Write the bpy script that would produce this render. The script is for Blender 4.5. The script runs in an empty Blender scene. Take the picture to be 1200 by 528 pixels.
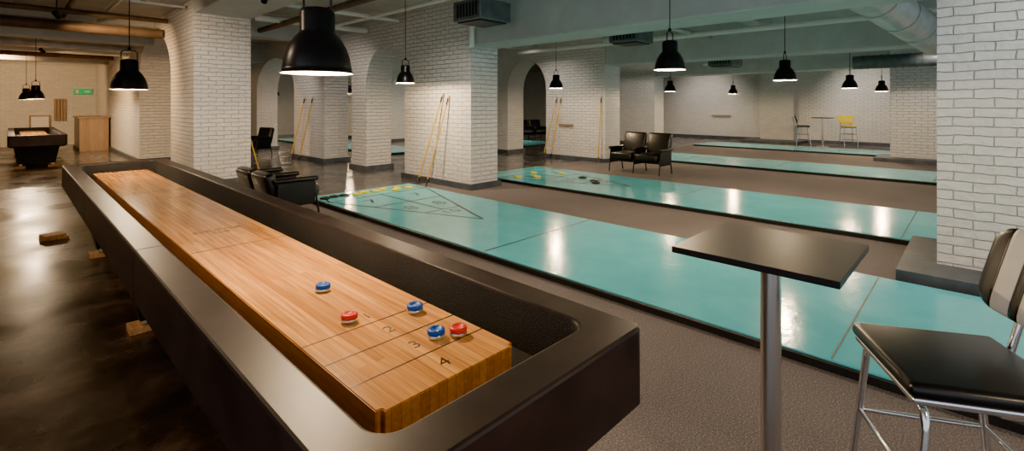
import bpy, bmesh, math, random
from mathutils import Vector, Matrix
random.seed(3)
scene = bpy.context.scene
COL = scene.collection

# ---------------------------------------------------------------- materials
def new_mat(name):
    m = bpy.data.materials.new(name); m.use_nodes = True
    nt = m.node_tree; b = nt.nodes['Principled BSDF']
    return m, nt, b
def plain(name, col, rough=0.5, metal=0.0, emit=None, es=0.0, coat=0.0, noise=0.0, scale=20, spec=.5):
    m, nt, b = new_mat(name)
    b.inputs['Base Color'].default_value = (*col, 1)
    b.inputs['Roughness'].default_value = rough
    b.inputs['Metallic'].default_value = metal
    b.inputs['Coat Weight'].default_value = coat
    b.inputs['Specular IOR Level'].default_value = spec
    if emit:
        b.inputs['Emission Color'].default_value = (*emit, 1)
        b.inputs['Emission Strength'].default_value = es
    if noise > 0:
        tc = nt.nodes.new('ShaderNodeTexCoord'); n = nt.nodes.new('ShaderNodeTexNoise')
        n.inputs['Scale'].default_value = scale; n.inputs['Detail'].default_value = 6
        r = nt.nodes.new('ShaderNodeValToRGB')
        r.color_ramp.elements[0].position = .3; r.color_ramp.elements[1].position = .7
        r.color_ramp.elements[0].color = (*[c*(1-noise) for c in col], 1)
        r.color_ramp.elements[1].color = (*[min(1, c*(1+noise)) for c in col], 1)
        nt.links.new(tc.outputs['Object'], n.inputs['Vector'])
        nt.links.new(n.outputs['Fac'], r.inputs['Fac'])
        nt.links.new(r.outputs['Color'], b.inputs['Base Color'])
    return m
def brick_mat(name, col):
    m, nt, b = new_mat(name); N = nt.nodes; L = nt.links
    tc = N.new('ShaderNodeTexCoord'); sp = N.new('ShaderNodeSeparateXYZ')
    L.new(tc.outputs['Object'], sp.inputs[0])
    ad = N.new('ShaderNodeMath'); L.new(sp.outputs['X'], ad.inputs[0]); L.new(sp.outputs['Y'], ad.inputs[1])
    cb = N.new('ShaderNodeCombineXYZ'); L.new(ad.outputs[0], cb.inputs['X']); L.new(sp.outputs['Z'], cb.inputs['Y'])
    br = N.new('ShaderNodeTexBrick')
    br.inputs['Scale'].default_value = 1.0
    br.inputs['Brick Width'].default_value = .25; br.inputs['Row Height'].default_value = .078
    br.inputs['Mortar Size'].default_value = .006; br.inputs['Mortar Smooth'].default_value = 1.0
    br.inputs['Color1'].default_value = (*col, 1)
    br.inputs['Color2'].default_value = (*[c*.92 for c in col], 1)
    br.inputs['Mortar'].default_value = (*[c*.86 for c in col], 1)
    nw = N.new('ShaderNodeTexNoise'); nw.inputs['Scale'].default_value = 7
    L.new(tc.outputs['Object'], nw.inputs['Vector'])
    vm = N.new('ShaderNodeVectorMath'); vm.operation = 'MULTIPLY_ADD'
    vm.inputs[1].default_value = (.03, .03, 0)
    L.new(nw.outputs['Color'], vm.inputs[0]); L.new(cb.outputs[0], vm.inputs[2])
    L.new(vm.outputs[0], br.inputs['Vector'])
    n = N.new('ShaderNodeTexNoise'); n.inputs['Scale'].default_value = 18; n.inputs['Detail'].default_value = 5
    L.new(tc.outputs['Object'], n.inputs['Vector'])
    mx = N.new('ShaderNodeMix'); mx.data_type = 'RGBA'; mx.blend_type = 'MULTIPLY'; mx.inputs[0].default_value = .2
    L.new(br.outputs['Color'], mx.inputs[6]); L.new(n.outputs['Fac'], mx.inputs[7])
    L.new(mx.outputs[2], b.inputs['Base Color'])
    s = N.new('ShaderNodeMath'); s.operation = 'MULTIPLY_ADD'
    L.new(br.outputs['Fac'], s.inputs[0]); s.inputs[1].default_value = -1; L.new(n.outputs['Fac'], s.inputs[2])
    bp = N.new('ShaderNodeBump'); bp.inputs['Strength'].default_value = .9; bp.inputs['Distance'].default_value = .02
    L.new(s.outputs[0], bp.inputs['Height']); L.new(bp.outputs[0], b.inputs['Normal'])
    b.inputs['Roughness'].default_value = .5
    return m
def mottled(name, c1, c2, c3, scale, rough, bump=.1, scale2=3, r2=None, bdist=.01, bscale=None, var=(.75,1.15)):
    m, nt, b = new_mat(name); N = nt.nodes; L = nt.links
    tc = N.new('ShaderNodeTexCoord')
    n = N.new('ShaderNodeTexNoise'); n.inputs['Scale'].default_value = scale; n.inputs['Detail'].default_value = 8
    n.inputs['Roughness'].default_value = .65
    L.new(tc.outputs['Object'], n.inputs['Vector'])
    r = N.new('ShaderNodeValToRGB'); e = r.color_ramp.elements
    e[0].position = .33; e[0].color = (*c1, 1); e[1].position = .72; e[1].color = (*c3, 1)
    k = e.new(.52); k.color = (*c2, 1)
    L.new(n.outputs['Fac'], r.inputs['Fac'])
    n2 = N.new('ShaderNodeTexNoise'); n2.inputs['Scale'].default_value = scale2; n2.inputs['Detail'].default_value = 4
    L.new(tc.outputs['Object'], n2.inputs['Vector'])
    mr = N.new('ShaderNodeMapRange'); mr.inputs['From Min'].default_value = .3; mr.inputs['From Max'].default_value = .7
    mr.inputs['To Min'].default_value = var[0]; mr.inputs['To Max'].default_value = var[1]
    L.new(n2.outputs['Fac'], mr.inputs['Value'])
    mx = N.new('ShaderNodeMix'); mx.data_type = 'RGBA'; mx.blend_type = 'MULTIPLY'; mx.inputs[0].default_value = 1
    L.new(r.outputs['Color'], mx.inputs[6]); L.new(mr.outputs[0], mx.inputs[7])
    L.new(mx.outputs[2], b.inputs['Base Color'])
    if r2 is not None:
        m2 = N.new('ShaderNodeMapRange'); m2.inputs['From Min'].default_value = .35; m2.inputs['From Max'].default_value = .65
        m2.inputs['To Min'].default_value = rough; m2.inputs['To Max'].default_value = r2
        L.new(n2.outputs['Fac'], m2.inputs['Value']); L.new(m2.outputs[0], b.inputs['Roughness'])
    else:
        b.inputs['Roughness'].default_value = rough
    nb = n
    if bscale:
        nb = N.new('ShaderNodeTexNoise'); nb.inputs['Scale'].default_value = bscale; nb.inputs['Detail'].default_value = 3
        L.new(tc.outputs['Object'], nb.inputs['Vector'])
    bp = N.new('ShaderNodeBump'); bp.inputs['Strength'].default_value = bump; bp.inputs['Distance'].default_value = bdist
    L.new(nb.outputs['Fac'], bp.inputs['Height']); L.new(bp.outputs[0], b.inputs['Normal'])
    return m
def plank_mat(name, cA, cB, width=.045, length=1.6, rough=.2, grain=.35, alongY=True):
    m, nt, b = new_mat(name); N = nt.nodes; L = nt.links
    tc = N.new('ShaderNodeTexCoord'); sp = N.new('ShaderNodeSeparateXYZ'); L.new(tc.outputs['Object'], sp.inputs[0])
    cb = N.new('ShaderNodeCombineXYZ')
    L.new(sp.outputs['Y' if alongY else 'Z'], cb.inputs['X']); L.new(sp.outputs['X'], cb.inputs['Y'])
    br = N.new('ShaderNodeTexBrick'); br.inputs['Scale'].default_value = 1
    br.inputs['Brick Width'].default_value = length; br.inputs['Row Height'].default_value = width
    br.inputs['Mortar Size'].default_value = .0006; br.inputs['Bias'].default_value = 0
    br.inputs['Color1'].default_value = (*cA, 1); br.inputs['Color2'].default_value = (*cB, 1)
    br.inputs['Mortar'].default_value = (*[c*.5 for c in cB], 1)
    L.new(cb.outputs[0], br.inputs['Vector'])
    mp = N.new('ShaderNodeMapping')
    mp.inputs['Scale'].default_value = (60, 2.5, 60) if alongY else (60, 60, 3)
    L.new(tc.outputs['Object'], mp.inputs['Vector'])
    n = N.new('ShaderNodeTexNoise'); n.inputs['Scale'].default_value = 1; n.inputs['Detail'].default_value = 6
    n.inputs['Distortion'].default_value = .6
    L.new(mp.outputs[0], n.inputs['Vector'])
    mr = N.new('ShaderNodeMapRange'); mr.inputs['From Min'].default_value = .3; mr.inputs['From Max'].default_value = .7
    mr.inputs['To Min'].default_value = 1-grain; mr.inputs['To Max'].default_value = 1.1
    L.new(n.outputs['Fac'], mr.inputs['Value'])
    mx = N.new('ShaderNodeMix'); mx.data_type = 'RGBA'; mx.blend_type = 'MULTIPLY'; mx.inputs[0].default_value = 1
    L.new(br.outputs['Color'], mx.inputs[6]); L.new(mr.outputs[0], mx.inputs[7])
    L.new(mx.outputs[2], b.inputs['Base Color'])
    b.inputs['Roughness'].default_value = rough
    return m

M = {}
M['brick'] = brick_mat('white_painted_brick', (.87, .85, .82))
M['plaster'] = mottled('ceiling_plaster', (.46,.465,.46), (.49,.495,.49), (.53,.535,.53), 3, .8, .15, var=(.92,1.06))
M['beam'] = mottled('painted_beam', (.49,.52,.52), (.52,.55,.55), (.56,.59,.59), 4, .6, .12, var=(.93,1.05))
M['plinth'] = mottled('plinth_paint', (.06,.075,.095), (.08,.095,.115), (.11,.13,.15), 5, .45, .1)
M['concrete'] = mottled('stained_concrete', (.018,.012,.008), (.055,.038,.027), (.17,.12,.085), 2.2, .18, .10, .9, .38, bdist=.004)
M['carpet'] = mottled('speckled_carpet', (.070,.058,.060), (.155,.135,.137), (.42,.375,.375), 120, .95, .3, 1.2, bdist=.002, bscale=260, var=(.88,1.1))
M['gloss'] = mottled('polished_dark_floor', (.05,.047,.05), (.10,.096,.098), (.17,.16,.165), 4, .12, .05, 2, .3)
M['court'] = mottled('turquoise_court', (.11,.57,.70), (.13,.61,.74), (.155,.64,.77), 5, .11, .20, 1.6, .17, bdist=.008, bscale=18, var=(.93,1.04))
M['courtline'] = plain('court_line_dark', (.004,.022,.03), .4)
M['courtedge'] = plain('court_edge_rubber', (.010,.010,.010), .6, noise=.3, scale=60)
M['maple'] = plank_mat('maple_planks', (.86,.42,.12), (.60,.255,.062), width=.031, length=1.9, grain=.42, rough=.18)
M['maple_end'] = plank_mat('maple_block_edge', (.85,.33,.065), (.68,.24,.045), width=.031, length=3, grain=.2)
M['rail'] = plain('black_leather_rail', (.017,.011,.011), .42, noise=.45, scale=9, spec=.3)
M['apron'] = plain('dark_wood_apron', (.027,.015,.014), .42, noise=.45, scale=5, spec=.3)
M['gutter'] = mottled('gutter_carpet', (.004,.004,.004), (.015,.014,.014), (.10,.09,.09), 200, .95, .6, 3)
M['legblk'] = plain('black_leg_paint', (.010,.009,.009), .5, noise=.3)
M['ink'] = plain('ink_line', (.045,.016,.006), .35)
M['woodblk'] = plank_mat('pine_block', (.66,.33,.12), (.52,.25,.09), width=.05, length=.7, rough=.6)
M['chrome'] = plain('chrome', (.80,.80,.82), .12, 1.0)
M['steel'] = plain('brushed_steel', (.70,.67,.64), .28, 1.0)
M['laminate'] = plain('black_laminate', (.010,.009,.010), .42, noise=.25, scale=30, spec=.35)
M['vinyl'] = plain('black_vinyl', (.008,.008,.009), .32, noise=.3, scale=14)
M['cream'] = plain('cream_vinyl', (.75,.71,.66), .35, noise=.05)
M['yellowv'] = plain('yellow_vinyl', (.80,.62,.03), .4)
M['shade'] = plain('black_enamel_shade', (.010,.008,.009), .32)
M['shadein'] = plain('shade_interior_white', (.85,.80,.72), .5)
M['bulb'] = plain('bulb_glow', (1,1,1), .5, emit=(1.0,.82,.6), es=45)
M['cord'] = plain('black_cord', (.01,.01,.01), .5)
M['galv'] = plain('galvanised_duct', (.50,.53,.55), .38, .5, noise=.15, scale=6)
M['acunit'] = plain('ac_unit_metal', (.16,.18,.19), .45, .4, noise=.2, scale=8)
M['acgrill'] = plain('ac_grille_dark', (.03,.035,.04), .5)
M['brownpipe'] = plain('brown_pipe', (.12,.08,.055), .5, noise=.25, scale=5)
M['counter'] = plank_mat('counter_wood', (.42,.28,.16), (.34,.21,.11), width=.12, length=2, rough=.4, alongY=False)
M['cue'] = plain('ash_cue', (.72,.46,.06), .4)
M['cueblk'] = plain('cue_grip_black', (.02,.02,.02), .5)
M['red'] = plain('puck_red_cap', (.62,.012,.006), .4, spec=.3)
M['blue'] = plain('puck_blue_cap', (.004,.07,.34), .4, spec=.3)
M['yellow'] = plain('disc_yellow', (.95,.78,.02), .35)
M['black'] = plain('disc_black', (.015,.015,.015), .35)
M['green'] = plain('exit_sign_green', (.01,.25,.08), .5, emit=(.02,.6,.18), es=.35)
M['white'] = plain('white_paint', (.8,.8,.78), .5)

# ---------------------------------------------------------------- mesh helpers
def mesh_obj(name, bm, mats, parent=None, smooth=False):
    bmesh.ops.recalc_face_normals(bm, faces=bm.faces)
    me = bpy.data.meshes.new(name); bm.to_mesh(me); bm.free()
    for m in (mats if isinstance(mats, (list, tuple)) else [mats]): me.materials.append(m)
    if smooth:
        for p in me.polygons: p.use_smooth = True
    o = bpy.data.objects.new(name, me); COL.objects.link(o)
    if parent: o.parent = parent
    return o
def add_box(bm, a, b, mi=0, mat=None):
    r = bmesh.ops.create_cube(bm, size=1)
    c = [(a[i]+b[i])/2 for i in range(3)]; s = [abs(b[i]-a[i]) for i in range(3)]
    for v in r['verts']:
        v.co = Vector((v.co.x*s[0]+c[0], v.co.y*s[1]+c[1], v.co.z*s[2]+c[2]))
        if mat: v.co = mat @ v.co
    for f in {f for v in r['verts'] for f in v.link_faces}: f.material_index = mi
    return r['verts']
def box(name, a, b, mat, parent=None, bevel=0, seg=2, xf=None, smooth=False):
    bm = bmesh.new(); add_box(bm, a, b)
    if bevel: bmesh.ops.bevel(bm, geom=list(bm.edges)+list(bm.verts), offset=bevel, segments=seg, profile=.5, affect='EDGES')
    if xf: bmesh.ops.transform(bm, matrix=xf, verts=bm.verts)
    return mesh_obj(name, bm, mat, parent, smooth=smooth)
def tube(name, pts, r, mat, parent=None, segs=14, cyclic=False):
    cu = bpy.data.curves.new(name+'_c', 'CURVE'); cu.dimensions = '3D'
    sp = cu.splines.new('POLY'); sp.points.add(len(pts)-1)
    for p, q in zip(sp.points, pts): p.co = (*q, 1)
    sp.use_cyclic_u = cyclic
    cu.bevel_depth = r; cu.bevel_resolution = max(2, segs//4); cu.use_fill_caps = True
    o = bpy.data.objects.new(name, cu); COL.objects.link(o)
    dg = bpy.context.evaluated_depsgraph_get()
    me = bpy.data.meshes.new_from_object(o.evaluated_get(dg))
    bpy.data.objects.remove(o); bpy.data.curves.remove(cu)
    me.materials.clear(); me.materials.append(mat)
    for p in me.polygons: p.use_smooth = True
    ob = bpy.data.objects.new(name, me); COL.objects.link(ob)
    if parent: ob.parent = parent
    return ob
def lathe(name, prof, mat, parent=None, loc=(0,0,0), seg=40, smooth=True):
    bm = bmesh.new(); rings = []
    for r, z in prof:
        if r < 1e-6: rings.append([bm.verts.new((loc[0], loc[1], z+loc[2]))])
        else: rings.append([bm.verts.new((loc[0]+r*math.cos(2*math.pi*i/seg), loc[1]+r*math.sin(2*math.pi*i/seg), z+loc[2])) for i in range(seg)])
    for a, b in zip(rings, rings[1:]):
        for i in range(seg):
            j = (i+1) % seg
            if len(a) == 1 and len(b) == 1: continue
            if len(a) == 1: bm.faces.new((a[0], b[i], b[j]))
            elif len(b) == 1: bm.faces.new((a[i], a[j], b[0]))
            else: bm.faces.new((a[i], a[j], b[j], b[i]))
    return mesh_obj(name, bm, mat, parent, smooth)
def empty(name, loc=(0,0,0), rz=0):
    e = bpy.data.objects.new(name, None); e.location = loc; e.rotation_euler = (0, 0, rz)
    e.empty_display_size = .1; COL.objects.link(e); return e
def text(name, s, loc, size, mat, parent, rz=0):
    cu = bpy.data.curves.new(name+'_f', 'FONT'); cu.body = s; cu.size = size; cu.align_x = 'CENTER'; cu.align_y = 'CENTER'
    cu.extrude = .0004
    o = bpy.data.objects.new(name, cu); COL.objects.link(o)
    dg = bpy.context.evaluated_depsgraph_get()
    me = bpy.data.meshes.new_from_object(o.evaluated_get(dg)); bpy.data.objects.remove(o)
    me.materials.clear(); me.materials.append(mat)
    ob = bpy.data.objects.new(name, me); ob.location = loc; ob.rotation_euler = (0, 0, rz); ob.parent = parent
    COL.objects.link(ob); return ob
def line(name, p, q, w, z, mat, parent):
    p = Vector(p); q = Vector(q); d = (q-p).normalized(); n = Vector((-d.y, d.x))*w/2
    bm = bmesh.new()
    lo = [bm.verts.new((*(v), z)) for v in (p-n, q-n, q+n, p+n)]
    f = bm.faces.new(lo)
    r = bmesh.ops.extrude_face_region(bm, geom=[f])
    for v in r['geom']:
        if isinstance(v, bmesh.types.BMVert): v.co.z += .0012
    return mesh_obj(name, bm, mat, parent)

H = 3.4
# ---------------------------------------------------------------- room shell
box('floor', (-3, -7, -.1), (1.0, 24.6, 0), M['concrete'])
box('floor_carpet', (1.0, -7, -.1), (21.6, 7.6, 0), M['carpet'])
box('floor_polished', (1.0, 7.6, -.1), (21.6, 24.6, 0), M['gloss'])
box('ceiling', (-3, -7, H), (21.6, 24.6, H+.15), M['plaster'])
box('wall_left', (-3.2, 3, 0), (-3, 24.6, H), M['brick'])
box('wall_back', (-3.2, 24.6, 0), (21.8, 24.8, H), M['brick'])
box('wall_right', (21.6, -7, 0), (21.8, 24.6, H), M['brick'])
box('baseboard_right', (21.56, -7, 0), (21.6, 24.6, .12), M['plinth'])

def wall_arches(name, x0, x1, y0, y1, openings, ztop=H, plinth=.05):
    """openings: (ya,yb,spring z,apex z)"""
    out = [(y0, 0)]
    for ya, yb, zs, za in openings:
        out.append((ya, 0))
        for i in range(0, 25):
            t = math.pi*(1-i/24)
            out.append(((ya+yb)/2+(yb-ya)/2*math.cos(t), zs+(za-zs)*math.sin(t)))
        out.append((yb, 0))
    out += [(y1, 0), (y1, ztop), (y0, ztop)]
    bm = bmesh.new()
    f = bm.faces.new([bm.verts.new((x0, y, z)) for y, z in out])
    r = bmesh.ops.extrude_face_region(bm, geom=[f])
    for v in r['geom']:
        if isinstance(v, bmesh.types.BMVert): v.co.x = x1
    ys = [y0]+[q for o in openings for q in o[:2]]+[y1]
    for a, b in zip(ys[::2], ys[1::2]):
        add_box(bm, (x0-plinth, a-plinth, 0), (x1+plinth, b+plinth, .10), 1)
    return mesh_obj(name, bm, [M['brick'], M['plinth']])
def pillar(name, x0, x1, y0, y1, pl=(.1,.1,.1,.1), ph=.1):
    bm = bmesh.new(); add_box(bm, (x0, y0, 0), (x1, y1, H), 0)
    add_box(bm, (x0-pl[0], y0-pl[2], 0), (x1+pl[1], y1+pl[3], ph), 1)
    return mesh_obj(name, bm, [M['brick'], M['plinth']])

pillar('brick_pillar', 5.58, 6.25, -1.8, .26, (.43,.35,.2,.24), .12)
wall_arches('wall_arcade', 5.6, 6.25, 6.4, 24.6, [(8.45,10.0,1.9,2.75),(10.66,12.1,1.9,2.75),(14.0,17.0,1.9,2.9)])
wall_arches('wall_arcade_far', 10.6, 11.3, 6.9, 24.6, [(8.87,10.4,1.9,2.8),(11.1,12.6,1.9,2.8),(14.5,17,1.9,2.8)])
pillar('brick_pillar', 10.6, 11.3, -1.8, .2)
pillar('brick_pillar', 16.3, 17.0, -1.2, 1.7, (.5,.1,.2,.3))
pillar('brick_pillar', 16.3, 17.0, 8.5, 10.6)
wall_arches('wall_lounge', 2.3, 3.25, 10.2, 24.6, [(12.0,15.5,2.1,3.15)])
pillar('brick_pillar', 21.2, 21.6, 5.2, 6.4, (1.2,0,.4,.4), .1)
# beams
box('beam_1', (5.58, .26, 2.52), (6.25, 6.4, H), M['beam'], bevel=.02)
box('beam_2', (10.6, .2, 2.5), (11.3, 6.9, H), M['beam'], bevel=.02)
box('beam_3', (16.3, 1.7, 2.5), (17.0, 8.5, H), M['beam'], bevel=.02)
box('beam_4', (2.3, 1.0, 3.15), (3.25, 10.2, H), M['beam'], bevel=.02)
for i, y in enumerate((3.0, 9.2)):
    box('beam_%d' % (5+i), (6.25, y, 3.05), (10.6, y+.3, H), M['beam'], bevel=.02)
    box('beam_%d' % (7+i), (11.3, y, 3.05), (16.3, y+.3, H), M['beam'], bevel=.02)
for i, y in enumerate((13.6, 17.2, 21.0)):
    box('beam_%d' % (9+i), (-3, y, 2.85), (2.3, y+.35, H), M['beam'], bevel=.02)
box('beam_12', (3.25, 11.2, 2.95), (5.6, 11.6, H), M['beam'], bevel=.02)
box('beam_13', (3.25, 16.2, 2.8), (5.6, 16.6, H), M['beam'], bevel=.02)

# ---------------------------------------------------------------- courts
def court(x0, x1, y0, y1, marks=None):
    e = empty('shuffleboard_court', ((x0+x1)/2, (y0+y1)/2, 0))
    def L(x, y): return (x-(x0+x1)/2, y-(y0+y1)/2)
    a = L(x0, y0); b = L(x1, y1)
    box('base', (a[0]-.03, a[1]-.03, 0), (b[0]+.03, b[1]+.03, .046), M['courtedge'], e)
    box('surface', (a[0], a[1], .046), (b[0], b[1], .055), M['court'], e)
    z = .0552; w = .030
    if marks:
        xm = (x0+x1)/2; hw = (x1-x0)/2-.04
        for k, (base, s) in enumerate(marks):   # s=-1 : apex toward smaller y
            yb = base; ya = base+s*2.4
            K = 'line_%d_' % k
            line(K+'l', L(xm-hw, yb), L(xm, ya), w, z, M['courtline'], e)
            line(K+'r', L(xm+hw, yb), L(xm, ya), w, z, M['courtline'], e)
            line(K+'b', L(xm-hw, yb), L(xm+hw, yb), w, z, M['courtline'], e)
            line(K+'o', L(xm-hw*.85, yb-s*.4), L(xm+hw*.85, yb-s*.4), w, z, M['courtline'], e)
            line(K+'ol', L(xm-hw, yb), L(xm-hw*.85, yb-s*.4), w, z, M['courtline'], e)
            line(K+'or', L(xm+hw, yb), L(xm+hw*.85, yb-s*.4), w, z, M['courtline'], e)
            for t in (.33, .66):
                q = hw*(1-t)
                line(K+'c%d' % int(t*100), L(xm-q, yb+s*2.4*t), L(xm+q, yb+s*2.4*t), w, z, M['courtline'], e)
            line(K+'m', L(xm, yb), L(xm, yb+s*2.4*.66), w, z, M['courtline'], e)
            line(K+'d', L(x0+.02, yb+s*3.4), L(x1-.02, yb+s*3.4), w*.6, z, M['courtline'], e)
            rz = 0 if s < 0 else math.pi
            for sx in (-1, 1):
                text(K+'seven%d' % sx, '7', (*L(xm+sx*.4, yb+s*.4), z), .36, M['courtline'], e, rz)
                text(K+'eight%d' % sx, '8', (*L(xm+sx*.24, yb+s*1.2), z), .36, M['courtline'], e, rz)
            text(K+'ten', '10', (*L(xm, yb+s*1.78), z), .28, M['courtline'], e, rz)
        line('seam_mid', L(x0+.02, .6), L(x1-.02, .6), .010, z, M['courtline'], e)
    return e
court(3.22, 5.05, -5.5, 7.5, [(6.9, -1), (-4.9, 1)])
court(6.65, 8.52, -5.5, 7.4, [(6.8, -1)])
court(11.9, 13.75, -5.5, 7.4, [(6.8, -1)])
court(17.2, 19.0, -1.0, 7.4)
court(7.6, 9.4, 12.6, 21)
court(12.6, 14.4, 11.5, 21)

def disc(x, y, z, col, r=.075, h=.022):
    e = empty('shuffleboard_disc', (x, y, z+.002))
    m = M[col]
    lathe('puck_ring', [(r*.55,h*.6),(r*.6,h),(r*.95,h),(r,h*.8),(r,h*.15),(r*.95,0),(0,0),(0,h*.6),(r*.55,h*.6)], m, e, seg=28)
for x in (3.34, 3.50, 3.66): disc(x, 7.22+random.uniform(-.05,.05), .055, 'black')
for x, y in ((3.85,7.15),(4.02,7.22),(4.2,7.18),(4.38,7.25),(4.62,7.2),(4.78,7.1),(4.5,7.05)): disc(x, y, .055, 'yellow')
for x, y in ((7.0,6.6),(7.25,6.3),(7.6,6.7),(7.9,6.2)): disc(x, y, .055, 'yellow')
for x, y in ((7.6,5.2),(7.45,5.05),(7.8,5.6)): disc(x, y, .055, 'black')

# ---------------------------------------------------------------- shuffleboard tables
def rrect(x0, y0, x1, y1, r, n=8):
    pts = []
    for cx, cy, a0 in ((x1-r, y0+r, -90), (x1-r, y1-r, 0), (x0+r, y1-r, 90), (x0+r, y0+r, 180)):
        for i in range(n+1):
            a = math.radians(a0+90*i/n); pts.append((cx+r*math.cos(a), cy+r*math.sin(a)))
    return pts
def shuffle_table(x0, x1, y0, y1, detail=True, top=.80, legs=(1.0, 3.2, 5.5)):
    cx, cy = (x0+x1)/2, (y0+y1)/2
    e = empty('shuffleboard_table', (cx, cy, 0))
    w, l = (x1-x0)/2, (y1-y0)/2; rw = .125; zb = .53; zg = .615
    bm = bmesh.new()
    loops = []
    def ring(pts, z): loops.append([bm.verts.new((x, y, z)) for x, y in pts])
    ring(rrect(-w+.05, -l+.03, w-.05, l-.03, .03), zb)            # 0 bottom outer
    ring(rrect(-w, -l, w, l, .035), zb+.03)
    ring(rrect(-w, -l, w, l, .04), top-.010)
    ring(rrect(-w+.003, -l+.003, w-.003, l-.003, .04), top-.003)
    ring(rrect(-w+.010, -l+.010, w-.010, l-.010, .04), top)
    ring(rrect(-w+rw-.010, -l+rw+.01-.01, w-rw+.010, l-rw+.0, .075), top)
    ring(rrect(-w+rw-.003, -l+rw+.007, w-rw+.003, l-rw-.007, .07), top-.003)
    ring(rrect(-w+rw, -l+rw+.01, w-rw, l-rw-.01, .07), top-.010)
    ring(rrect(-w+rw, -l+rw+.01, w-rw, l-rw-.01, .07), zg)
    n = len(loops[0])
    for k, (a, b) in enumerate(zip(loops, loops[1:])):
        for i in range(n):
            f = bm.faces.new((a[i], a[(i+1) % n], b[(i+1) % n], b[i]))
            f.material_index = 1 if k <= 1 else (2 if k == 7 else 0)
    f = bm.faces.new(loops[-1]); f.material_index = 2
    f = bm.faces.new(list(reversed(loops[0]))); f.material_index = 1
    mesh_obj('cradle_rail', bm, [M['rail'], M['apron'], M['gutter']], e)
    # playfield
    pw = .252; p0 = -l+.335; p1 = l-.335
    bm = bmesh.new(); add_box(bm, (-pw, p0, zg), (pw, p1, .71))
    ed = [q for q in bm.edges if abs(q.verts[0].co.z-q.verts[1].co.z) > .05]
    bmesh.ops.bevel(bm, geom=ed, offset=.018, segments=5, affect='EDGES')
    ed = [q for q in bm.edges if q.verts[0].co.z > .7 and q.verts[1].co.z > .7]
    bmesh.ops.bevel(bm, geom=ed, offset=.003, segments=2, affect='EDGES')
    bm.normal_update()
    for f in bm.faces: f.material_index = 0 if f.normal.z > .5 else 1
    mesh_obj('playfield', bm, [M['maple'], M['maple_end']], e)
    if detail:
        z = .7102
        for k, s in enumerate((-1, 1)):
            yb = s*(l-.335)
            for j, dy in enumerate((.16, .32, .48)):
                yy = yb-s*dy
                line('foul_%d_%d' % (k, j), (-pw+.004, yy), (pw-.004, yy), .0035, z, M['ink'], e)
            yy = yb-s*1.9
            line('foul_%d_9' % k, (-pw+.004, yy), (pw-.004, yy), .0025, z, M['ink'], e)
            rz = 0 if s < 0 else math.pi
            for j, t in enumerate('4321'):
                text('num_%d_%s' % (k, t), t, (0.02, yb-s*(.08+.155*j), z), .070, M['ink'], e, rz)
            text('logo_%d' % k, 'SHUFFLE', (0, yb-s*2.35, z), .07, M['ink'], e, rz)
            text('logo2_%d' % k, 'CLUB', (0, yb-s*2.28, z), .045, M['ink'], e, rz)
        for k, yy in enumerate((-l+2.15, -l+4.4)):
            for s in (-1, 1):
                line('seam_%d_%d' % (k, s), (s*(w-.008), yy), (s*(w-rw+.008), yy), .003, top-.0002, M['legblk'], e)
                box('apron_seam_%d_%d' % (k, s), (s*w-.0008, yy-.0015, zb+.03), (s*w+.0008, yy+.0015, top-.012), M['legblk'], e)
    for i, ly in enumerate(legs):
        yy = -l+ly
        bm = bmesh.new()
        t = [bm.verts.new((x, y, zb)) for x, y in ((-.40, yy-.17), (.40, yy-.17), (.40, yy+.17), (-.40, yy+.17))]
        b = [bm.verts.new((x, y, .09)) for x, y in ((-.32, yy-.10), (.32, yy-.10), (.32, yy+.10), (-.32, yy+.10))]
        bm.faces.new(t); bm.faces.new(b[::-1])
        for k in range(4): bm.faces.new((t[k], t[(k+1) % 4], b[(k+1) % 4], b[k]))
        mesh_obj('leg_%d' % (i+1), bm, M['legblk'], e)
        for s in (-1, 1):
            tag = '%d_%s' % (i+1, 'a' if s < 0 else 'b')
            tube('foot_'+tag, [(s*.27, yy, .045), (s*.27, yy, .095)], .03, M['steel'], e)
            box('shim_block_'+tag, (s*.28-.09, yy-.07, 0), (s*.28+.09, yy+.07, .045), M['woodblk'], e, bevel=.003)
    return e
T = shuffle_table(.41, 1.40, .765, 7.6, legs=(1.0, 3.25, 5.5))
T2 = shuffle_table(-.05, .93, 15.3, 20.6, detail=False, legs=(.9, 4.4))
# loose boards by the wall of the table
e = empty('wood_offcut_stack', (.36, 7.45, 0))
box('board_low', (-.14,-.10,0), (.10,.10,.03), M['woodblk'], e, bevel=.003)
box('board_top', (-.12,-.10,.03), (.06,.10,.055), M['woodblk'], e, bevel=.003, xf=Matrix.Rotation(.2,4,'Z'))

def puck(x, y, c):
    e = empty('table_puck', (x, y, .7125))
    r = .030
    lathe('steel_body', [(0,0),(r*.92,0),(r,.003),(r,.010),(r*.9,.013),(0,.013)], M['chrome'], e, seg=32)
    lathe('cap', [(r*.97,.0125),(r*1.0,.015),(r*1.0,.025),(r*.88,.0285),(r*.55,.0285),(r*.5,.026),(0,.026)], M[c], e, seg=32)
    for i in range(6):
        a = i*math.pi/3
        lathe('cap_dot_%d' % i, [(0.0022,.0282),(.0022,.0290),(0,.0290)], M['chrome'], e, loc=(r*.68*math.cos(a), r*.68*math.sin(a), 0), seg=10)
for x, y, c in ((.92,2.0,'blue'),(.857,1.65,'red'),(1.07,1.545,'blue'),(1.003,1.325,'blue'),(1.066,1.284,'red')): puck(x, y, c)

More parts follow.
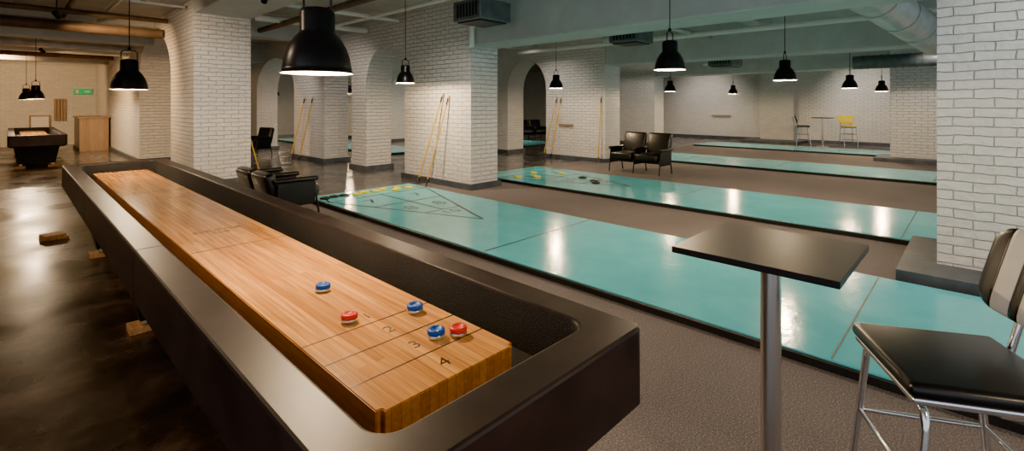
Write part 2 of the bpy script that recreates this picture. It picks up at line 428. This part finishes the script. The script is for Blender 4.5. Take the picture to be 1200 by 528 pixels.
# ---------------------------------------------------------------- bar table + stools
def bar_table(x, y, s=.25, zt=1.0, r=.033, rz=0):
    e = empty('bar_table', (x, y, 0), rz)
    box('top', (-s, -s, zt-.022), (s, s, zt), M['laminate'], e, bevel=.002)
    tube('post', [(0,0,.02), (0,0,zt-.03)], r, M['steel'], e, segs=32)
    box('mount_plate', (-.11,-.11,zt-.03), (.11,.11,zt-.022), M['steel'], e)
    lathe('base_disc', [(0,0),(.20,0),(.20,.008),(.17,.02),(.05,.03),(0,.03)], M['steel'], e)
    return e
bar_table(1.87, .53)
bar_table(19.85, 3.95, .3, 1.03)

def bar_stool(x, y, rz, main, stripe):
    """local: faces -Y ; back at +Y"""
    e = empty('bar_stool', (x, y, 0), rz)
    w = .19; zs = .75
    def cush(name, a, b, mat, bev, xf=None):
        return box(name, a, b, mat, e, bevel=bev, seg=5, xf=xf, smooth=True)
    cush('seat_cushion', (-w-.01, -w-.01, zs-.045), (w+.01, w+.01, zs), main, .02)
    box('seat_pan', (-w, -w, zs-.062), (w, w, zs-.043), M['chrome'], e, bevel=.006)
    r = .0115
    # front and rear leg hoops
    for k, sy in enumerate((-1, 1)):
        yt, yb = sy*(w-.03), sy*(w+.03)
        tube('leg_hoop_%d' % k, [(-w-.02, yb, .0), (-w+.005, yt, zs-.13), (-w+.015, yt, zs-.085), (-w+.045, yt, zs-.068), (w-.045, yt, zs-.068), (w-.015, yt, zs-.085), (w-.005, yt, zs-.13), (w+.02, yb, 0)], r, M['chrome'], e)
    def at(z, sx, sy):
        t = (zs-.13-z)/(zs-.13); return (sx*(w-.005+t*.025), sy*(w-.03+t*.06), z)
    for k, z in enumerate((.25,.45)):
        tube('foot_ring_%d' % k, [at(z,-1,-1), at(z,1,-1), at(z,1,1), at(z,-1,1)], .008, M['chrome'], e, cyclic=True)
    # back support tubes
    for sx in (-1, 1):
        tube('back_post_%s' % ('l' if sx < 0 else 'r'), [(sx*(w-.03), .02, zs-.068), (sx*(w-.03), w-.01, zs-.072), (sx*(w-.03), w+.035, zs-.04), (sx*(w-.03), w+.05, zs+.02), (sx*(w-.03), w+.12, zs+.30)], r, M['chrome'], e)
    # curved striped backrest
    n = 15; hw = w+.06
    xf = Matrix.Translation((0, w+.022, zs+.08)) @ Matrix.Rotation(math.radians(-16), 4, 'X')
    bands = [(0, 2, main), (2, 4, stripe), (4, 5, main), (5, 10, stripe), (10, 11, main), (11, 13, stripe), (13, 15, main)]
    hh = .28
    for bi, (i0, i1, mt) in enumerate(bands):
        bm = bmesh.new(); rows = []
        for i in range((i1-i0)*3+1):
            u = (i0+i/3)/n; x_ = (u*2-1)*hw
            edge = 1-abs(u*2-1)**10*.35
            yo = -.030*(u*2-1)**2
            sec = []
            th = .022*(1-abs(u*2-1)**8*.6)
            half = hh/2*edge
            for a in range(20):
                an = 2*math.pi*a/20
                cy_ = math.copysign(abs(math.cos(an))**.6, math.cos(an)); sz = math.copysign(abs(math.sin(an))**.35, math.sin(an))
                sec.append(bm.verts.new(xf @ Vector((x_, yo+th*cy_, hh/2+half*sz))))
            rows.append(sec)
        for a, b in zip(rows, rows[1:]):
            for k in range(20): bm.faces.new((a[k], a[(k+1) % 20], b[(k+1) % 20], b[k]))
        bm.faces.new(rows[0]); bm.faces.new(rows[-1][::-1])
        mesh_obj('backrest_panel_%d' % bi, bm, mt, e, smooth=True)
    return e
ang = math.atan2(.879, -.4775)+math.pi/2
bar_stool(1.95, .05, ang, M['vinyl'], M['cream'])
bar_stool(19.35, 4.45, math.radians(20), M['vinyl'], M['cream'])
bar_stool(20.5, 3.3, math.radians(-60), M['yellowv'], M['yellowv'])

def lounge_bench(x, y, rz, n=2, top=.78):
    """local: faces +X, seats along Y"""
    e = empty('lounge_chair_row', (x, y, 0), rz)
    sw = .60; L = n*sw
    for i in range(n):
        y0 = -L/2+i*sw
        box('seat_%d' % (i+1), (-.22, y0+.04, .27), (.33, y0+sw-.04, .45), M['vinyl'], e, bevel=.05, seg=4, smooth=True)
        xf = Matrix.Translation((-.24, 0, .32)) @ Matrix.Rotation(math.radians(-14), 4, 'Y')
        box('back_%d' % (i+1), (-.07, y0+.03, .0), (.07, y0+sw-.03, top-.32), M['vinyl'], e, bevel=.05, seg=4, xf=xf, smooth=True)
    for i in range(n+1):
        yy = -L/2+i*sw
        box('arm_%d' % (i+1), (-.28, yy-.035, .50), (.28, yy+.035, .56), M['vinyl'], e, bevel=.022, seg=3, smooth=True)
        box('side_panel_%d' % (i+1), (-.24, yy-.015, .20), (.24, yy+.015, .51), M['vinyl'], e, bevel=.01)
        tube('arm_frame_%d' % (i+1), [(-.28,yy,.01),(-.22,yy,.28),(-.2,yy,.50)], .014, M['legblk'], e)
        tube('arm_front_%d' % (i+1), [(.30,yy,.01),(.26,yy,.28),(.22,yy,.50)], .014, M['legblk'], e)
    tube('cross_rail_f', [(.2,-L/2,.255),(.2,L/2,.255)], .016, M['legblk'], e)
    tube('cross_rail_b', [(-.18,-L/2,.255),(-.18,L/2,.255)], .016, M['legblk'], e)
    return e
lounge_bench(2.55, 6.9, 0, 2, .64)
lounge_bench(9.6, 5.35, math.pi, 2, .88)
lounge_bench(5.0, 15.2, math.radians(200), 1, .82)
lounge_bench(15.3, 13.6, math.radians(250), 2, .85)
lounge_bench(4.4, 18.8, math.radians(260), 1, .82)

def cue(p0, p1):
    e = empty('shuffleboard_cue', p0)
    d = Vector(p1)-Vector(p0)
    tube('shaft', [tuple(d*.08), tuple(d)], .015, M['cue'], e)
    tube('grip', [tuple(d*.90), tuple(d*.97)], .0160, M['cueblk'], e)
    n = Vector((-d.y, d.x, 0)); n = n.normalized() if n.length > .01 else Vector((1,0,0))
    b = d*.08
    tube('fork_head', [tuple(n*.08), tuple(n*.06+b*.7), tuple(b), tuple(-n*.06+b*.7), tuple(-n*.08)], .009, M['cueblk'], e)
for a in (((5.28,7.55,.01),(5.57,7.15,1.70)), ((5.26,7.25,.01),(5.57,6.98,1.66)),
          ((10.32,8.75,.01),(10.57,8.45,1.7)), ((10.35,8.5,.01),(10.57,8.3,1.7)),
          ((10.4,6.98,.01),(10.57,7.0,1.7)), ((5.3,12.95,.01),(5.57,12.7,1.7)), ((5.3,13.5,.01),(5.57,13.2,1.7)),
          ((3.6,10.7,.01),(3.28,10.9,1.5))):
    cue(*a)

# small wooden shelf ledges
box('wall_ledge', (10.50, 7.9, .92), (10.6, 8.35, .96), M['counter'])
box('wall_ledge', (21.5, 7.7, .98), (21.6, 8.5, 1.03), M['counter'])

# ---------------------------------------------------------------- pendants
WARM = (1.0, .72, .43)
def pendant(x, y, z, dia=.31, power=28):
    e = empty('pendant_lamp', (x, y, z))
    R = dia/2
    P = [(1,0),(.985,.15),(.93,.45),(.83,.75),(.68,1.02),(.53,1.18),(.50,1.25),(.50,1.80),(.45,1.92),(.2,1.97),(0,1.97)]
    lathe('shade', [(R*1.03,0),(R*1.03,.006)]+[(r*R, h*R+.004) for r, h in P], M['shade'], e)
    I = [(r*R-.006, h*R+.0015) for r, h in P[:7]]
    lathe('shade_lining', [(R*1.03,0)]+I+[(0,P[6][1]*R)], M['shadein'], e)
    lathe('bulb', [(0,R*.16),(R*.14,R*.20),(R*.24,R*.34),(R*.26,R*.5),(R*.20,R*.70),(R*.1,R*.92),(R*.1,R*1.2),(0,R*1.2)], M['bulb'], e, seg=20)
    top = R*1.97
    tube('bracket', [(R*.42,0,top-.01),(R*.42,0,top+R*.45),(R*.25,0,top+R*.6),(-R*.25,0,top+R*.6),(-R*.42,0,top+R*.45),(-R*.42,0,top-.01)], .006, M['shade'], e)
    lathe('hook_ball', [(0,0),(.014,.006),(.018,.02),(.014,.035),(0,.04)], M['shade'], e, loc=(0,0,top+R*.6))
    zc = H
    tube('cord', [(0,0,top+R*.6), (0,0,zc-z-.03)], .0055, M['cord'], e)
    lathe('ceiling_rose', [(0,-.05),(.03,-.05),(.05,-.02),(.05,0),(0,0)], M['shade'], e, loc=(0,0,zc-z))
    li = bpy.data.lights.new('lamp_light', 'POINT'); li.energy = power; li.color = WARM; li.shadow_soft_size = .025
    lo = bpy.data.objects.new('lamp_light', li); lo.parent = e; lo.location = (0, 0, R*.08); COL.objects.link(lo)
    return e
pendant(1.08, 2.41, 1.655, .335, 95)
pendant(.96, 7.1, 1.67, .355, 100)
pendant(1.1, -1.9, 1.9, .335, 60)  # unseen pendant, added behind the camera to fill the near end
for x, y, p in ((4.7,7.07,120),(4.8,2.33,110),(4.8,-2.3,95),(8.1,2.1,125),(8.1,-2.4,80),(8.6,6.9,115),(13.2,2.1,130),(13.0,6.3,130),(17.0,1.96,130),(17.6,6.2,130),  # negative-y ones are out of frame, added to light the near area
                (8.3,16.0,80),(7.6,20.9,80),(13.5,14,80)):
    pendant(x, y, 1.86, .31, p)
pendant(.4, 15.3, 1.62, .31, 110)
pendant(.3, 18.4, 1.62, .31, 110)

# ---------------------------------------------------------------- services
def duct(name, pts, r, mat, ribs=0):
    e = empty(name, pts[0]); o = Vector(pts[0])
    P = [tuple(Vector(p)-o) for p in pts]
    tube('duct_body', P, r, mat, e, segs=32)
    if ribs:
        d = Vector(P[-1])-Vector(P[0]); n = int(d.length/ribs); u = d.normalized()
        for i in range(1, n):
            c = u*(i*ribs)
            tube('duct_collar_%d' % i, [tuple(c-u*.015), tuple(c+u*.015)], r+.012, mat, e, segs=32)
    return e
duct('ventilation_duct', [(6.55,1.05,2.90),(10.4,.50,2.54)], .25, M['galv'], .9)
duct('ventilation_duct', [(15.6,-1,2.6),(15.6,2.4,2.6)], .17, M['acunit'], .14)
duct('ceiling_pipe', [(3.72,1,3.08),(3.72,11.1,3.08)], .055, M['brownpipe'])
duct('ceiling_pipe', [(4.9,1,3.2),(4.9,11.1,3.2)], .035, M['white'])
duct('ceiling_pipe', [(4.35,2,3.3),(4.35,11.1,3.3)], .02, M['galv'])
duct('ceiling_pipe', [(3.25,8.6,3.22),(5.55,8.6,3.22)], .04, M['white'])
duct('ceiling_pipe', [(3.25,9.9,3.15),(5.55,9.9,3.15)], .06, M['white'])
duct('ceiling_pipe', [(-2.9,12.6,3.0),(2.25,12.6,3.0)], .10, M['brownpipe'], 1.3)
duct('ceiling_pipe', [(-2.9,12.0,3.2),(2.25,12.0,3.2)], .05, M['brownpipe'])
duct('ceiling_pipe', [(-2.9,13.1,3.15),(2.25,13.1,3.15)], .04, M['galv'])
duct('ceiling_pipe', [(-2.9,10.6,3.3),(2.25,10.6,3.3)], .03, M['galv'])
duct('ceiling_pipe', [(-2.9,16.2,2.95),(2.25,16.2,2.95)], .09, M['galv'], 1.0)
duct('ceiling_pipe', [(-2.9,19.6,2.95),(2.25,19.6,2.95)], .07, M['brownpipe'])
duct('ceiling_pipe', [(1.3,6,3.28),(1.3,13.5,3.28)], .03, M['galv'])
duct('ceiling_pipe', [(.75,8,3.3),(.75,13.5,3.3)], .04, M['brownpipe'])
duct('ceiling_pipe', [(9.6,-2,2.9),(9.6,9,2.9)], .05, M['white'])
duct('ceiling_pipe', [(7.3,-2,3.1),(7.3,9,3.1)], .035, M['galv'])
duct('ceiling_pipe', [(6.3,4.2,2.95),(10.55,4.2,2.95)], .05, M['galv'])
duct('ceiling_pipe', [(14.8,-2,2.9),(14.8,9,2.9)], .05, M['white'])
duct('ceiling_pipe', [(12.3,-2,2.8),(12.3,9,2.8)], .06, M['galv'])
e = empty('ceiling_pipe', (5.4, 6.1, 2.6))
tube('elbow_a', [(-.3,-.5,.2),(-.05,0,.2),(.0,.05,.15),(.0,.05,-.05),(.05,.1,-.1),(.12,.28,-.1)], .045, M['white'], e)
def ac(x, y, z, w=.38, d=.3, h=.15):
    e = empty('air_conditioning_unit', (x, y, z))
    box('casing', (-w,-d,-h), (w,d,h), M['acunit'], e, bevel=.02)
    for i in range(7):
        box('grille_slat_%d' % i, (-w-.01, -d+.06+i*(2*d-.12)/7, -h+.05), (-w, -d+.09+i*(2*d-.12)/7, h-.05), M['acgrill'], e)
    box('filter_tray', (-w+.05,-d+.05,-h-.02), (w-.05,d-.05,-h), M['acgrill'], e)
    for sx in (-1,1):
        for sy in (-1,1):
            tube('hanger_%d_%d' % (sx,sy), [(sx*(w-.04),sy*(d-.04),h-.01),(sx*(w-.04),sy*(d-.04),H-z)], .006, M['steel'], e)
    tube('outlet_collar', [(0,d,0),(0,d+.25,0)], .11, M['galv'], e, segs=24)
ac(4.95, 5.4, 2.88, .32, .30, .15); ac(8.1, 4.7, 2.78, .3, .3, .14); ac(12.8, 4.7, 2.62)

# ---------------------------------------------------------------- left back area
e = empty('reception_counter', (1.88, 21.4, 0))
box('body', (-.36,-.9,0), (.36,.9,1.05), M['counter'], e, bevel=.005)
box('worktop', (-.40,-.95,1.05), (.38,.95,1.10), M['counter'], e, bevel=.005)
box('kick', (-.39,-.92,0), (-.36,.92,.1), M['legblk'], e)
e = empty('exit_sign', (1.92, 24.55, 1.98))
box('plate', (-.26,-.03,-.10), (.26,.04,.10), M['green'], e, bevel=.005)
box('arrow', (.05,-.034,-.03), (.2,-.03,.03), M['white'], e)
box('door_glyph', (-.2,-.034,-.07), (-.12,-.03,.07), M['white'], e)
e = empty('wall_slat_panel', (1.28, 24.55, 1.3))
for i in range(4): box('slat_%d' % i, (-.16+i*.085,-.03,-.4), (-.09+i*.085,.04,.4), M['counter'], e, bevel=.004)
e = empty('notice_frame', (.75, 24.56, .75))
box('frame', (-.28,-.03,-.35), (.28,.03,.35), M['counter'], e, bevel=.005)
box('sheet', (-.23,-.035,-.30), (.23,-.03,.30), M['white'], e)

# ---------------------------------------------------------------- added fill spots, fixtures invented
def fill_spot(loc, target, power, col=(1,.9,.76), ang=75, blend=.9):
    loc = Vector(loc); d = (Vector(target)-loc).normalized()
    e = empty('fill_spotlight', loc)  # made-up fixture, carries a fill light for walls and floor
    tube('head', [tuple(-d*.13), tuple(-d*.01)], .045, M['shade'], e, segs=20)
    zt = H-loc.z
    tube('stem', [tuple(-d*.08), (-d.x*.08, -d.y*.08, zt)], .009, M['shade'], e)
    li = bpy.data.lights.new('spot_light', 'SPOT'); li.energy = power; li.color = col
    li.spot_size = math.radians(ang); li.spot_blend = blend; li.shadow_soft_size = .05
    lo = bpy.data.objects.new('spot_light', li); lo.parent = e; lo.location = d*.01
    lo.rotation_euler = d.to_track_quat('-Z', 'Y').to_euler(); COL.objects.link(lo)
AMB = (1, .60, .27)
NEU = (1, .87, .74)
fill_spot((.6, 11.5, 3.0), (2.3, 13.2, 1.2), 340, AMB, 110)
fill_spot((.6, 17, 2.8), (2.3, 18, 1.0), 350, AMB, 110)
fill_spot((-.4, 20.5, 2.8), (1.2, 24.6, 1.4), 370, AMB, 110)
fill_spot((.9, 9.2, 3.1), (2.5, 11, 1.5), 120, (1,.70,.42), 105)
fill_spot((2.6, 7.6, 3.0), (2.8, 10.2, .9), 80, NEU, 80)
fill_spot((3.6, 5.6, 3.0), (5.6, 7.2, .8), 75, NEU, 72)
fill_spot((3.9, 9.2, 3.0), (5.6, 10.8, 1.1), 80, NEU, 92)
fill_spot((3.9, 12.6, 3.0), (5.6, 13.8, .9), 80, NEU, 92)
fill_spot((8.6, 8.6, 3.0), (10.6, 8.4, .9), 95, NEU, 92)
fill_spot((14.3, 7.5, 3.0), (16.3, 9.2, .9), 85, NEU, 92)
fill_spot((4.2, -.4, 3.0), (5.6, -.4, 1.0), 55, (1,.94,.88), 100)
fill_spot((19.6, 3.6, 3.0), (21.6, 2.6, 1.0), 140, NEU, 105)
fill_spot((19.4, 8.6, 3.0), (21.6, 8.8, 1.0), 140, NEU, 105)
fill_spot((14.8, .6, 3.0), (16.3, .8, 1.0), 70, NEU, 95)
fill_spot((8.3, 12.0, 3.0), (8.6, 15, .5), 180, NEU, 130)
fill_spot((13.3, 12.0, 3.0), (13.6, 15, .5), 180, NEU, 130)
fill_spot((4.3, 19, 3.0), (4.6, 23, .9), 170, (1,.84,.62), 130)
fill_spot((-1.3, 5.0, 3.2), (-.4, 4.0, 0), 120, (1,.74,.5), 140)
fill_spot((-1.3, 10.5, 3.2), (-.3, 10.5, 0), 120, (1,.72,.46), 140)
fill_spot((1.0, -.35, 2.7), (.95, 1.25, .7), 55, (1,.78,.52), 50)  # added out of frame to brighten the playfield end

# ---------------------------------------------------------------- world + camera
w = bpy.data.worlds.new('world'); scene.world = w; w.use_nodes = True
w.node_tree.nodes['Background'].inputs[0].default_value = (.86, .92, 1.0, 1)
w.node_tree.nodes['Background'].inputs[1].default_value = .9

cam = bpy.data.cameras.new('camera'); co = bpy.data.objects.new('camera', cam); COL.objects.link(co)
cam.sensor_width = 36; cam.lens = 36*567/1200; cam.shift_y = -(264-122)/1200
cam.clip_start = .05
co.location = (0, 0, 1.5); co.rotation_euler = (math.pi/2, 0, -math.atan2(588, 567))
scene.camera = co
scene.view_settings.view_transform = 'AgX'
scene.view_settings.look = 'AgX - Punchy'
scene.view_settings.exposure = .95
